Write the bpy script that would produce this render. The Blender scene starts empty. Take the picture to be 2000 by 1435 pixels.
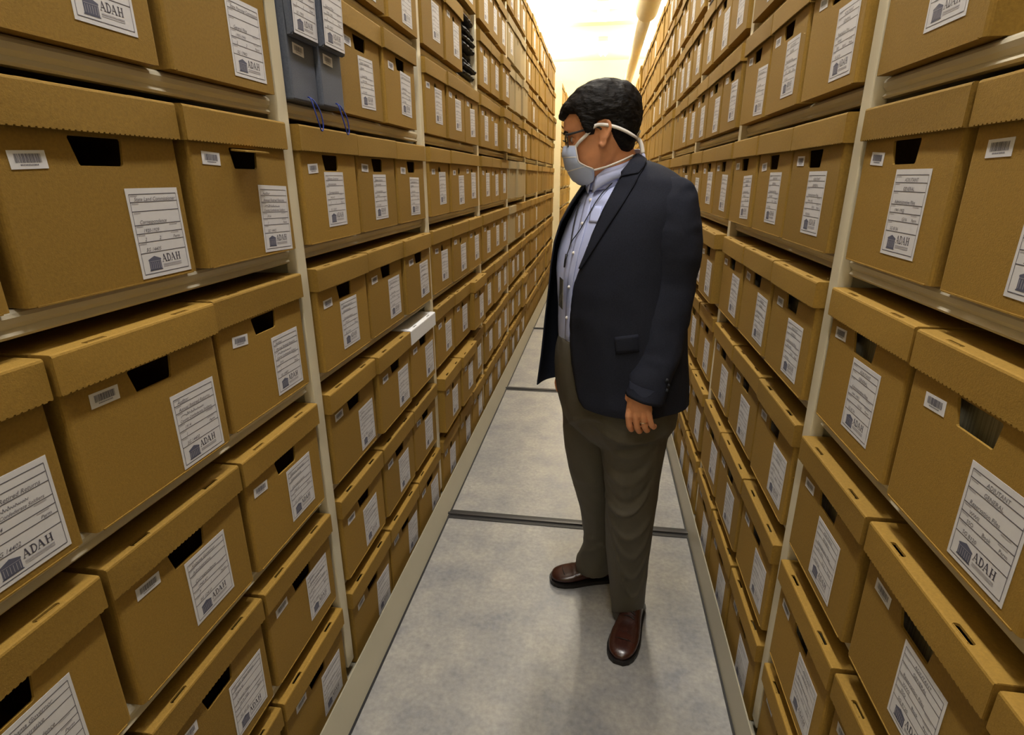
import bpy, bmesh, math, random
from mathutils import Vector, Matrix, noise
random.seed(7)
S = bpy.context.scene
C = S.collection
# ---------------------------------------------------------------- camera
F, PITCH, YAW, ROLL, CH = 1096.06, -0.3269, 0.153, -0.0043, 1.5249
cy, sy, cp, sp = math.cos(YAW), math.sin(YAW), math.cos(PITCH), math.sin(PITCH)
FW = Vector((-sy*cp, cy*cp, sp)); R0 = Vector((cy, sy, 0)); U0 = R0.cross(FW)
RT = math.cos(ROLL)*R0 + math.sin(ROLL)*U0; UP = -math.sin(ROLL)*R0 + math.cos(ROLL)*U0
CAM = Vector((0, 0, CH))
cd = bpy.data.cameras.new('camera'); cam = bpy.data.objects.new('camera', cd); C.objects.link(cam)
cd.sensor_width = 36; cd.lens = F/2000*36; cd.clip_start = 0.02; cd.clip_end = 100
m = Matrix((RT, UP, -FW)).transposed().to_4x4(); m.translation = CAM
cam.matrix_world = m
S.camera = cam
def W(px, py, Y):                       # point at depth Y seen at photograph pixel (own calculation aid)
    d = FW + RT*((px-1000)/F) - UP*((py-717.5)/F)
    return CAM + d*(Y/d.y)
def proj(P):
    d = Vector(P)-CAM; w = d.dot(FW)
    if w < .02: return None
    return (1000+F*d.dot(RT)/w, 717.5-F*d.dot(UP)/w)
# ---------------------------------------------------------------- world, exposure
w = bpy.data.worlds.new('world'); S.world = w; w.use_nodes = True
w.node_tree.nodes['Background'].inputs[0].default_value = (1, .93, .8, 1)
w.node_tree.nodes['Background'].inputs[1].default_value = 0.02
S.view_settings.view_transform = 'Standard'; S.view_settings.look = 'None'
S.view_settings.gamma = 1; S.view_settings.use_curve_mapping = False
S.view_settings.exposure = 0.56
# ---------------------------------------------------------------- materials
def mat(name, col, rough=.6, metal=0., var=0., scale=30., bump=0., bscale=200., stretch=None, spec=.3, emit=None):
    m = bpy.data.materials.new(name); m.use_nodes = True
    nt = m.node_tree; b = nt.nodes['Principled BSDF']
    b.inputs['Base Color'].default_value = (*col, 1)
    b.inputs['Roughness'].default_value = rough; b.inputs['Metallic'].default_value = metal
    b.inputs['Specular IOR Level'].default_value = spec
    tc = nt.nodes.new('ShaderNodeTexCoord')
    src = tc.outputs['Object']
    if stretch:
        mp = nt.nodes.new('ShaderNodeMapping'); mp.inputs['Scale'].default_value = stretch
        nt.links.new(src, mp.inputs['Vector']); src = mp.outputs['Vector']
    if var > 0:
        n = nt.nodes.new('ShaderNodeTexNoise'); n.inputs['Scale'].default_value = scale; n.inputs['Detail'].default_value = 5
        nt.links.new(src, n.inputs['Vector'])
        r = nt.nodes.new('ShaderNodeValToRGB')
        r.color_ramp.elements[0].position = .3; r.color_ramp.elements[1].position = .7
        r.color_ramp.elements[0].color = tuple(c*(1-var) for c in col)+(1,)
        r.color_ramp.elements[1].color = tuple(min(1, c*(1+var)) for c in col)+(1,)
        nt.links.new(n.outputs['Fac'], r.inputs['Fac']); nt.links.new(r.outputs['Color'], b.inputs['Base Color'])
    if bump > 0:
        n2 = nt.nodes.new('ShaderNodeTexNoise'); n2.inputs['Scale'].default_value = bscale; n2.inputs['Detail'].default_value = 4
        nt.links.new(src, n2.inputs['Vector'])
        bp = nt.nodes.new('ShaderNodeBump'); bp.inputs['Strength'].default_value = bump; bp.inputs['Distance'].default_value = .002
        nt.links.new(n2.outputs['Fac'], bp.inputs['Height']); nt.links.new(bp.outputs['Normal'], b.inputs['Normal'])
    if emit:
        b.inputs['Emission Color'].default_value = (*emit[0], 1); b.inputs['Emission Strength'].default_value = emit[1]
    return m
def kraft(name, col):
    m = mat(name, col, .75, var=.10, scale=220, bump=.25, bscale=500, spec=.2)
    nt = m.node_tree; b = nt.nodes['Principled BSDF']
    # every box its own slight hue: object random
    oi = nt.nodes.new('ShaderNodeObjectInfo'); hs = nt.nodes.new('ShaderNodeHueSaturation')
    mr = nt.nodes.new('ShaderNodeMapRange'); mr.inputs['To Min'].default_value = .88; mr.inputs['To Max'].default_value = 1.1
    nt.links.new(oi.outputs['Random'], mr.inputs['Value']); nt.links.new(mr.outputs['Result'], hs.inputs['Value'])
    lk = b.inputs['Base Color'].links[0]; s = lk.from_socket
    nt.links.new(s, hs.inputs['Color']); nt.links.new(hs.outputs['Color'], b.inputs['Base Color'])
    return m
M = dict(
    kraft=kraft('kraft_cardboard', (.285, .168, .031)),
    pale=kraft('pale_cardboard', (.36, .28, .15)),
    white_card=mat('white_cardboard', (.72, .73, .76), .6, var=.03, scale=100),
    grey_card=mat('grey_archival_board', (.10, .112, .145), .7, var=.12, scale=300, bump=.3, bscale=400),
    paper=mat('label_paper', (.64, .635, .66), .6, var=.02, scale=60),
    ink=mat('black_ink', (.085, .08, .11), .5),
    pen=mat('pen_ink', (.17, .165, .20), .5),
    faint=mat('grey_print', (.40, .39, .43), .6),
    navy=mat('navy_print', (.105, .11, .165), .6),
    cream=mat('cream_painted_steel', (.66, .60, .44), .4, var=.02, scale=5, spec=.5),
    shelf=mat('beige_shelf_steel', (.64, .58, .44), .35, spec=.5),
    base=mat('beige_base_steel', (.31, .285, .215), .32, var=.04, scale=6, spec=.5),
    back=mat('shade_dark', (.03, .028, .025), .7),  # dark tone stands in for shade in gaps and handle holes
    plain_black=mat('plain_black_strip', (.012, .012, .014), .5),
    steel=mat('rail_steel', (.05, .05, .055), .4, metal=.7),
    folder=mat('manila_folders', (.30, .26, .16), .7, var=.35, scale=25, stretch=(14, .2, .2)),
    cord=mat('blue_cord', (.015, .035, .25), .6),
    black=mat('black_plastic', (.020, .022, .028), .7, var=.2, scale=10),
)
# floor concrete
def floor_mat():
    m = mat('sealed_concrete', (.33, .325, .315), .36, spec=.45)
    nt = m.node_tree; b = nt.nodes['Principled BSDF']; tc = nt.nodes['Texture Coordinate']
    n1 = nt.nodes.new('ShaderNodeTexNoise'); n1.inputs['Scale'].default_value = 4.5; n1.inputs['Detail'].default_value = 8; n1.inputs['Roughness'].default_value = .7
    n2 = nt.nodes.new('ShaderNodeTexNoise'); n2.inputs['Scale'].default_value = 60; n2.inputs['Detail'].default_value = 6
    n3 = nt.nodes.new('ShaderNodeTexVoronoi'); n3.inputs['Scale'].default_value = 9
    for n in (n1, n2, n3): nt.links.new(tc.outputs['Object'], n.inputs['Vector'])
    r1 = nt.nodes.new('ShaderNodeValToRGB'); r1.color_ramp.elements[0].position = .32; r1.color_ramp.elements[1].position = .68
    r1.color_ramp.elements[0].color = (.18, .185, .205, 1); r1.color_ramp.elements[1].color = (.35, .335, .30, 1)
    nt.links.new(n1.outputs['Fac'], r1.inputs['Fac'])
    mx = nt.nodes.new('ShaderNodeMixRGB'); mx.blend_type = 'OVERLAY'; mx.inputs['Fac'].default_value = .35
    nt.links.new(r1.outputs['Color'], mx.inputs['Color1']); nt.links.new(n2.outputs['Fac'], mx.inputs['Color2'])
    sp_ = nt.nodes.new('ShaderNodeValToRGB'); sp_.color_ramp.elements[0].position = 0.012; sp_.color_ramp.elements[1].position = .02
    sp_.color_ramp.elements[0].color = (1, 1, 1, 1); sp_.color_ramp.elements[1].color = (0, 0, 0, 1)
    nt.links.new(n3.outputs['Distance'], sp_.inputs['Fac'])
    mx2 = nt.nodes.new('ShaderNodeMixRGB'); mx2.inputs['Color2'].default_value = (.75, .74, .68, 1)
    nt.links.new(sp_.outputs['Color'], mx2.inputs['Fac']); nt.links.new(mx.outputs['Color'], mx2.inputs['Color1'])
    nt.links.new(mx2.outputs['Color'], b.inputs['Base Color'])
    r3 = nt.nodes.new('ShaderNodeMapRange'); r3.inputs['To Min'].default_value = .3; r3.inputs['To Max'].default_value = .5
    nt.links.new(n1.outputs['Fac'], r3.inputs['Value']); nt.links.new(r3.outputs['Result'], b.inputs['Roughness'])
    return m
M['floor'] = floor_mat()
M['wall'] = mat('cream_wall', (.74, .66, .45), .7, var=.02, scale=3)
M['ceil'] = mat('white_ceiling', (.74, .71, .64), .8, var=.02, scale=3)
M['duct'] = mat('insulated_pipe_wrap', (.62, .56, .42), .6, var=.04, scale=8)
M['lamp'] = mat('lamp_tube', (1, 1, 1), .5, emit=((1, .95, .83), 14))
# ---------------------------------------------------------------- helpers
def mesh(name, bm, mats, smooth=False):
    me = bpy.data.meshes.new(name); bm.normal_update(); bm.to_mesh(me); bm.free()
    for k in (mats if isinstance(mats, (list, tuple)) else [mats]): me.materials.append(k)
    if smooth: me.polygons.foreach_set('use_smooth', [True]*len(me.polygons))
    return me
def obj(name, me, parent=None, loc=None, rot=None):
    o = bpy.data.objects.new(name, me); C.objects.link(o)
    if parent: o.parent = parent
    if loc is not None: o.location = loc
    if rot is not None: o.rotation_euler = rot
    return o
def tag(o, label=None, cat=None, group=None, kind=None):
    if label: o['label'] = label
    if cat: o['category'] = cat
    if group: o['group'] = group
    if kind: o['kind'] = kind
    return o
def box(bm, x0, x1, y0, y1, z0, z1, mi=0, bev=0.):
    vs = [bm.verts.new((x, y, z)) for z in (z0, z1) for y in (y0, y1) for x in (x0, x1)]
    fs = [bm.faces.new([vs[i] for i in q]) for q in ((0, 2, 3, 1), (4, 5, 7, 6), (0, 1, 5, 4), (2, 6, 7, 3), (0, 4, 6, 2), (1, 3, 7, 5))]
    for f in fs: f.material_index = mi
    if bev > 0:
        es = set(e for f in fs for e in f.edges)
        r = bmesh.ops.bevel(bm, geom=list(es), offset=bev, segments=2, affect='EDGES', profile=.6)
        for f in r['faces']: f.material_index = mi
def prism(bm, prof, axis, a0, a1, mi=0):
    """closed 2D profile swept between a0 and a1 along axis ('x','y','z')"""
    def p(u, v, a): return {'y': (u, a, v), 'x': (a, u, v), 'z': (u, v, a)}[axis]
    A = [bm.verts.new(p(u, v, a0)) for u, v in prof]; B = [bm.verts.new(p(u, v, a1)) for u, v in prof]
    n = len(prof)
    for i in range(n): bm.faces.new((A[i], A[(i+1) % n], B[(i+1) % n], B[i])).material_index = mi
    for q in (A[::-1], B): bm.faces.new(q).material_index = mi
def sheet(bm, outer, holes, fn, mi=0, thick=None, fn2=None):
    """flat sheet with holes: 2D loops triangulated; fn maps 2D->3D; fn2 the other side; rims closed"""
    t = bmesh.new(); loops = []
    for L in [outer]+holes:
        vs = [t.verts.new((a, b, 0)) for a, b in L]; loops.append(vs)
        for i in range(len(vs)): t.edges.new((vs[i], vs[(i+1) % len(vs)]))
    bmesh.ops.triangle_fill(t, use_beauty=True, use_dissolve=False, edges=t.edges[:])
    t.verts.index_update()
    def put(f):
        mp = {v: bm.verts.new(f(v.co.x, v.co.y)) for v in t.verts}
        for fc in t.faces:
            try: bm.faces.new([mp[v] for v in fc.verts]).material_index = mi
            except ValueError: pass
        return mp
    A = put(fn)
    if fn2:
        B = put(fn2)
        for vs in loops:
            n = len(vs)
            for i in range(n):
                bm.faces.new((A[vs[i]], A[vs[(i+1) % n]], B[vs[(i+1) % n]], B[vs[i]])).material_index = mi
    t.free()
def tube(bm, pts, rad, seg=8, mi=0, closed=False, cap=True):
    pts = [Vector(p) for p in pts]; n = len(pts); rings = []
    rads = rad if isinstance(rad, (list, tuple)) else [rad]*n
    nrm = None
    for i, p in enumerate(pts):
        a = pts[(i-1) % n] if (closed or i > 0) else p; b = pts[(i+1) % n] if (closed or i < n-1) else p
        t = (b-a).normalized()
        if nrm is None:
            nrm = t.orthogonal().normalized()
        nrm = (nrm-t*nrm.dot(t)).normalized(); bn = t.cross(nrm)
        rings.append([bm.verts.new(p+(nrm*math.cos(k*2*math.pi/seg)+bn*math.sin(k*2*math.pi/seg))*rads[i]) for k in range(seg)])
    for i in range(n if closed else n-1):
        A, B = rings[i], rings[(i+1) % n]
        for k in range(seg): bm.faces.new((A[k], A[(k+1) % seg], B[(k+1) % seg], B[k])).material_index = mi
    if cap and not closed:
        bm.faces.new(rings[0][::-1]).material_index = mi; bm.faces.new(rings[-1]).material_index = mi
def loft(bm, rings, closed=True, cap0=True, cap1=True, mi=0):
    R = [[bm.verts.new(p) for p in r] for r in rings]; n = len(R[0])
    for a, b in zip(R, R[1:]):
        for k in range(n if closed else n-1): bm.faces.new((a[k], a[(k+1) % n], b[(k+1) % n], b[k])).material_index = mi
    if closed and cap0: bm.faces.new(R[0][::-1]).material_index = mi
    if closed and cap1: bm.faces.new(R[-1]).material_index = mi
    return R
def lerp(a, b, t): return a+(b-a)*t
def interp(tab, x):
    """tab: sorted [(x, v or tuple)]; smooth-ish piecewise linear"""
    if x <= tab[0][0]: return tab[0][1]
    for (x0, v0), (x1, v1) in zip(tab, tab[1:]):
        if x <= x1:
            t = (x-x0)/(x1-x0)
            if isinstance(v0, tuple): return tuple(lerp(a, b, t) for a, b in zip(v0, v1))
            return lerp(v0, v1, t)
    return tab[-1][1]
def catmull(P, n):
    P = [Vector(p) for p in P]; out = []
    for i in range(len(P)-1):
        p0 = P[max(0, i-1)]; p1 = P[i]; p2 = P[i+1]; p3 = P[min(len(P)-1, i+2)]
        for k in range(n):
            t = k/n
            out.append(.5*((2*p1)+(-p0+p2)*t+(2*p0-5*p1+4*p2-p3)*t*t+(-p0+3*p1-3*p2+p3)*t**3))
    out.append(P[-1]); return out
# ---------------------------------------------------------------- the room
AL, AR, BAY, YU, YV = .7279, .4964, 1.07, 1.3079, 1.2829
ZS = [.015, .3438, .6811, 1.0232, 1.3642, 1.6977, 2.024, 2.3558, 2.688]
ENDY, CEILZ = 14.0, 3.95
def plane_box(name, x0, x1, y0, y1, z0, z1, m):
    bm = bmesh.new(); box(bm, x0, x1, y0, y1, z0, z1); o = obj(name, mesh(name, bm, m)); tag(o, kind='structure'); return o
plane_box('floor', -1.9, 1.7, -1.6, ENDY, -.1, 0, M['floor'])
plane_box('ceiling', -1.9, 1.7, -1.6, ENDY, CEILZ, CEILZ+.1, M['ceil'])
plane_box('wall_back', -1.9, 1.7, ENDY, ENDY+.1, 0, CEILZ, M['wall'])
plane_box('wall_front', -1.9, 1.7, -1.7, -1.6, 0, CEILZ, M['wall'])
plane_box('wall_left', -2.0, -1.9, -1.6, ENDY, 0, CEILZ, M['wall'])
plane_box('wall_right', 1.7, 1.8, -1.6, ENDY, 0, CEILZ, M['wall'])
bm = bmesh.new(); box(bm, -1.89, 1.69, 10.0, 10.25, CEILZ-.16, CEILZ)
tag(obj('trim_1', mesh('ceiling_beam', bm, M['wall'])), kind='structure')
# pipes
bm = bmesh.new()
tube(bm, [(.415, -1.5, 3.32), (.415, 7.5, 3.32), (.415, 7.58, 3.32), (.415, 7.62, 3.32)], [.125, .125, .10, .06], 28)
tag(obj('insulated_duct', mesh('insulated_duct', bm, M['duct'], True)), 'fat beige wrapped duct with a rounded end above the right rack', 'duct')
bm = bmesh.new(); tube(bm, [(.415, 7.6, 3.32), (.415, 13.9, 3.32)], .075, 24)
tag(obj('ceiling_pipe', mesh('ceiling_pipe', bm, M['duct'], True)), 'thinner beige pipe running on behind the fat duct', 'pipe')
# ceiling lights; the uplights over the racks are added to brighten the ceiling
COOL, WARM = (1, .965, .93), (1, .90, .70)
LIGHTS = [(-.9, 10, COOL), (.95, 34, COOL), (3.5, 28, (1, .94, .84)), (6.2, 38, WARM), (9.9, 34, WARM), (12.4, 40, WARM)]
names = ['nearest', 'second', 'third', 'fourth', 'fifth', 'farthest']
def batten(x, y, z, pw, col, label, upward):
    r = obj('ceiling_light', None, loc=(x, y, z)); tag(r, label, 'light', 'added lights over the racks' if upward else 'aisle ceiling lights')
    q = 1 if upward else -1
    bm = bmesh.new(); box(bm, -.09, .09, -.62, .62, *sorted((-.002*q if not upward else 0, q*-.07 if upward else -.07)), bev=.01); obj('housing', mesh('housing', bm, M['ceil']), r)
    for sx in (-.045, .045):
        tz = .03 if upward else -.09
        bm = bmesh.new(); tube(bm, [(sx, -.58, tz), (sx, .58, tz)], .014, 10)
        obj('tube', mesh('light_tube', bm, M['lamp'], True), r)
    if upward:
        for yy in (-.4, .4):
            bm = bmesh.new(); tube(bm, [(0, yy, 0), (0, yy, CEILZ-z)], .004, 6); obj('hanger', mesh('hanger', bm, M['steel']), r)
    ld = bpy.data.lights.new('tube_glow', 'AREA'); ld.shape = 'RECTANGLE'; ld.size = .14; ld.size_y = 1.2
    ld.energy = pw; ld.color = col
    lo = bpy.data.objects.new('tube_glow', ld); C.objects.link(lo); lo.parent = r
    lo.location = (0, 0, .05 if upward else -.11)
    if upward: lo.rotation_euler = (math.pi, 0, 0)
for i, (ly, pw, col) in enumerate(LIGHTS):
    batten(-.1, ly, CEILZ, pw, col, f'{names[i]} white fluorescent batten light on the ceiling over the aisle', False)
for sx, nm in ((-1.2, 'left'), (1.02, 'right')):  # unseen uplights added to make the ceiling glow
    for j, (ly, pw) in enumerate(((6.6, 34), (9.6, 75), (12.4, 85))):
        batten(sx, ly, 3.45, pw, WARM, f'{["nearest","middle","farthest"][j]} added unseen uplight above the {nm} rack', True)
# floor rails
for i, ry in enumerate((2.247, 3.95, 5.76, 7.53, 9.3, 11.1)):
    r = obj('floor_rail', None, loc=(0, ry, 0))
    tag(r, f'{["nearest","second","third","fourth","fifth","farthest"][i]} dark steel rail crossing the grey aisle floor', 'rail', 'rails set in the floor')
    bm = bmesh.new(); box(bm, -1.2, 1.0, -.034, .034, 0.0005, .003); obj('channel', mesh('rail_channel', bm, M['plain_black']), r)
    bm = bmesh.new(); prism(bm, [(-.010, .003), (.008, .003), (.006, .009), (-.008, .009)], 'x', -1.2, 1.0); obj('rail_head', mesh('rail_head', bm, M['steel']), r)
# ---------------------------------------------------------------- racks
def rack(name, side, y_first, nb, label, zrows=9):
    """side -1 left (face at x=-AL), +1 right (face at x=AR)."""
    a = AL if side < 0 else AR
    r = obj(name, None, loc=(side*a, y_first, 0)); tag(r, label, 'shelving')
    s = side; D = .46; H = 3.02
    def up(yc):
        bm = bmesh.new()
        for xo in (0., D-.03):
            x0, x1 = sorted((s*xo, s*(xo+.03)))
            box(bm, x0, x1, yc-.021, yc+.021, .05, H, bev=.003)
        x0, x1 = sorted((s*.03, s*(D-.03)))
        box(bm, x0, x1, yc-.004, yc+.004, .06, H-.02)
        # slotted holes row as shallow dark marks are part of the post's perforation
        obj('upright', mesh('upright', bm, M['cream']), r)
    for k in range(nb+1): up(k*BAY)
    # shelf mesh shared
    bm = bmesh.new()
    prof = [(.019, -.004), (.024, 0), (D-.01, 0), (D-.01, -.028), (D-.02, -.028), (D-.02, -.006), (.038, -.006), (.038, -.036), (.022, -.036), (.019, -.032), (.025, -.024), (.019, -.017), (.017, -.009)]
    prism(bm, [(s*u, v) for u, v in prof], 'y', .0225, BAY-.0225)
    if s > 0: pass
    sm = mesh('shelf', bm, M['shelf'])
    for k in range(nb):
        for z in ZS[1:zrows]: obj('shelf', sm, r, loc=(0, k*BAY, z))
    L = nb*BAY
    bm = bmesh.new()
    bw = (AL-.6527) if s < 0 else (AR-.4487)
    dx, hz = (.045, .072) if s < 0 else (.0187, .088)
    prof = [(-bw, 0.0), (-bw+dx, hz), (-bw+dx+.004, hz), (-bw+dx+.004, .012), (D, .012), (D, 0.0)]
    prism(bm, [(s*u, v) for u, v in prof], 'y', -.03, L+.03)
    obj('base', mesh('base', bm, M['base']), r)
    bm = bmesh.new(); x0, x1 = sorted((-s*(bw+.006), -s*(bw)))
    box(bm, x0, x1, -.03, L+.03, 0, .005); obj('floor_edge_strip', mesh('floor_edge_strip', bm, M['plain_black']), r)  # thin black strip along the foot of the base
    bm = bmesh.new(); x0, x1 = sorted((s*(D-.006), s*(D+.002))); box(bm, x0, x1, .0, L, .06, H)  # dark sheet added to keep the gaps behind the boxes in shade
    obj('shade_panel', mesh('shade_panel', bm, M['back']), r)
    return r
BO = -1        # the nearest bay starts beside the camera
rack('shelving_rack', -1, YU+BO*BAY, 8, 'long cream steel shelving rack full of boxes along the left of the aisle')
rack('shelving_rack', 1, YV+BO*BAY, 11, 'long cream steel shelving rack full of boxes along the right of the aisle')
fr = rack('shelving_rack', -1, 10.1, 3, 'farther cream shelving rack beyond the cross aisle on the left', 9)
bm = bmesh.new(); box(bm, -.49, .018, -.05, -.03, 0.06, 3.0, bev=.004)
tag(obj('end_panel', mesh('end_panel', bm, M['cream']), fr), 'tall plain cream end panel')
# ---------------------------------------------------------------- labels (paper with print and handwriting)
def text_into(bm, s, x, z, size, mi, shear=0., y=-.0006, bold=0., track=1.):
    cu = bpy.data.curves.new('t', 'FONT'); cu.body = s; cu.size = size; cu.shear = shear; cu.resolution_u = 2; cu.offset = bold; cu.space_character = track
    o = bpy.data.objects.new('t', cu); C.objects.link(o)
    bpy.context.view_layer.update()
    me = bpy.data.meshes.new_from_object(o.evaluated_get(bpy.context.evaluated_depsgraph_get()))
    vs = [bm.verts.new((x+v.co.x, y, z+v.co.y)) for v in me.vertices]
    for p in me.polygons:
        try: bm.faces.new([vs[i] for i in p.vertices]).material_index = mi
        except ValueError: pass
    bpy.data.objects.remove(o); bpy.data.curves.remove(cu); bpy.data.meshes.remove(me)
def rect(bm, x0, x1, z0, z1, mi, y=-.0006):
    bm.faces.new([bm.verts.new(p) for p in ((x0, y, z0), (x1, y, z0), (x1, y, z1), (x0, y, z1))]).material_index = mi
def stroke(bm, pts, wd, mi, y=-.0006):
    for (a, b) in zip(pts, pts[1:]):
        d = Vector((b[0]-a[0], b[1]-a[1])); n = Vector((-d.y, d.x)).normalized()*wd/2
        bm.faces.new([bm.verts.new((p[0]+q*n.x, y, p[1]+q*n.y)) for p, q in ((a, -1), (b, -1), (b, 1), (a, 1))]).material_index = mi
def serif_adah(bm, x, z, h, mi):
    """the four capitals A D A H with serifs"""
    def ser(cx, zz, wd=.42): rect(bm, x+(cx-wd/2)*h, x+(cx+wd/2)*h, z+zz*h-(.0 if zz < .5 else .06*h), z+zz*h+(.06*h if zz < .5 else 0), mi)
    def A(o):
        stroke(bm, [(x+(o+.06)*h, z), (x+(o+.36)*h, z+h)], .07*h, mi); stroke(bm, [(x+(o+.36)*h, z+h), (x+(o+.68)*h, z)], .17*h, mi)
        rect(bm, x+(o+.18)*h, x+(o+.55)*h, z+.32*h, z+.39*h, mi); ser(o+.08, 0, .28); ser(o+.68, 0, .36)
    A(0)
    o = .86; rect(bm, x+(o+.08)*h, x+(o+.25)*h, z, z+h, mi); ser(o+.14, 0, .36); ser(o+.14, 1, .36)
    pts = [(x+(o+.2)*h, z+.96*h)]+[(x+(o+.3+.36*math.sin(a))*h, z+(.5+.46*math.cos(a))*h) for a in [i*math.pi/8 for i in range(9)]]+[(x+(o+.2)*h, z+.04*h)]
    for a, b in zip(pts, pts[1:]): stroke(bm, [a, b], .13*h, mi)
    A(1.62)
    o = 2.52
    for q in (.12, .62): rect(bm, x+(o+q)*h, x+(o+q+.17)*h, z, z+h, mi); ser(o+q+.085, 0, .34); ser(o+q+.085, 1, .34)
    rect(bm, x+(o+.2)*h, x+(o+.7)*h, z+.46*h, z+.54*h, mi)
def scribble(bm, x0, x1, z, amp, mi, rng):
    n = max(6, int((x1-x0)/.0016)); p = []
    for i in range(n+1):
        t = i/n; p.append((x0+(x1-x0)*t+rng.uniform(-.0004, .0004), z+(abs(math.sin(i*1.57))*amp*rng.uniform(.4, 1.))+rng.choice((0, 0, 0, .6, 0))*amp))
    stroke(bm, p, .0008, mi)
LW, LH = .112, .140
TEXTS = [
    ['State Land Commissioner', '', 'Correspondence', '1920-1929', '2', '2', 'Perm', 'SG 14405'],
    ['Auditor', 'Annual Retired Returns', 'County Confederate Soldiers', '1914', '1', '', 'Perm', 'SG 14402'],
    ['ADJUTANT', 'GENERAL', 'Administrative Files', '1941-1952', '', '15/16', 'Perm', 'SG 8136'],
    ['State Planning Commission', '', 'General Files', '1935-1943', '2', '2', 'Perm', 'SG 17902'],
    ['Alabama Governor', 'Administrative', 'Correspondence', '1943-47', '7', '1', 'Perm', 'SG 12410'],
    ['Health Department', 'Reports', 'County Files', '1919-1936', '3', '', 'Perm', 'SG 6618'],
    ['ADJUTANT', 'GENERAL', 'Reservation Files', 'WWII', 'SSO', 'Book', 'Perm', 'SG 8120'],
]
def label_mesh(ti, seed):
    rng = random.Random(seed); T = TEXTS[ti]; bm = bmesh.new()
    # paper sheet with a slight curl at one corner, real thickness
    nx, nz = 6, 6; cx, cz = rng.choice(((1, 1), (1, 0), (0, 1))); amt = rng.uniform(.0, .0015)
    def y(u, v): return -.0004
    box(bm, -LW/2, LW/2, -.0004, 0, 0, LH, 0)
    m_ = .0055; x0, x1 = -LW/2+m_, LW/2-m_; t = .00055
    for zz in (.131, .119, .105, .084, .0705, .057, .040, .0065): rect(bm, x0, x1, zz-t, zz+t, 1)
    for xx in (x0, x1): rect(bm, xx-t*.7, xx+t*.7, .0065, .131, 1)
    for zz in (.1287, .1167, .1027, .0817, .0682, .0547): rect(bm, x0+.002, x0+.016, zz-.0009, zz+.0005, 3)
    for zz in (.0817, .0682): rect(bm, x1-.028, x1-.010, zz-.0009, zz+.0005, 3)
    hand = ti not in (2, 6)
    def wr(s, x, z, sz=.0085):
        if s: text_into(bm, s, x, z, sz, 2, shear=.35 if hand else .1, bold=.00005)
    wr(T[0], x0+.008 if hand else x0+.03, .1205, .0085)
    wr(T[1], x0+.008 if hand else x0+.03, .1065, .0085)
    if ti == 1: wr(T[2], x0+.006, .086, .0070); scribble(bm, x0+.01, x0+.07, .0945, .004, 2, rng)
    else: wr(T[2], x0+.010, .0855, .0085)
    wr(T[3], x0+.014, .0722, .0078); wr(T[4], x0+.014, .0588, .0078); wr(T[5], x0+.045, .0588, .0078)
    wr(T[6], x1-.024, .0588, .0072); wr(T[7], x0+.012, .0420, .0082)
    # building emblem: pediment, entablature and columns
    ex, ez = x0+.013, .0115
    rect(bm, ex, ex+.026, ez, ez+.0155, 4); rect(bm, ex-.0012, ex+.0272, ez-.001, ez+.0005, 4)
    for k in range(6): rect(bm, ex+.0022+k*.0042, ex+.0029+k*.0042, ez+.002, ez+.0125, 3, -.0009)
    rect(bm, ex+.001, ex+.025, ez+.0140, ez+.0145, 3, -.0009)
    v = [bm.verts.new(p) for p in ((ex-.0012, -.0006, ez+.0155), (ex+.0272, -.0006, ez+.0155), (ex+.0265, -.0006, ez+.0175), (ex+.013, -.0006, ez+.0225), (ex-.0005, -.0006, ez+.0175))]
    bm.faces.new(v).material_index = 4
    serif_adah(bm, ex+.0295, ez+.0105, .0125, 1)
    for zz in (ez+.0065, ez+.0035): rect(bm, ex+.0300, ex+.0720, zz-.0010, zz+.0010, 3)
    return mesh('label', bm, [M['paper'], M['ink'], M['pen'], M['faint'], M['navy']])
LABELS = [label_mesh(i, i+1) for i in range(len(TEXTS))]
def sticker_mesh(seed):
    rng = random.Random(seed); bm = bmesh.new(); box(bm, -.0255, .0255, -.0004, 0, 0, .0225, 0)
    x = -.018
    while x < .018:
        wd = rng.choice((.0005, .0009, .0014)); rect(bm, x, x+wd, .0075, .0185, 1); x += wd+rng.choice((.0005, .0009))
    x = -.012
    while x < .012: rect(bm, x, x+.0012, .004, .006, 1); x += .0021
    return mesh('barcode_sticker', bm, [M['paper'], M['ink']])
STICK = [sticker_mesh(k) for k in range(3)]
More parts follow.
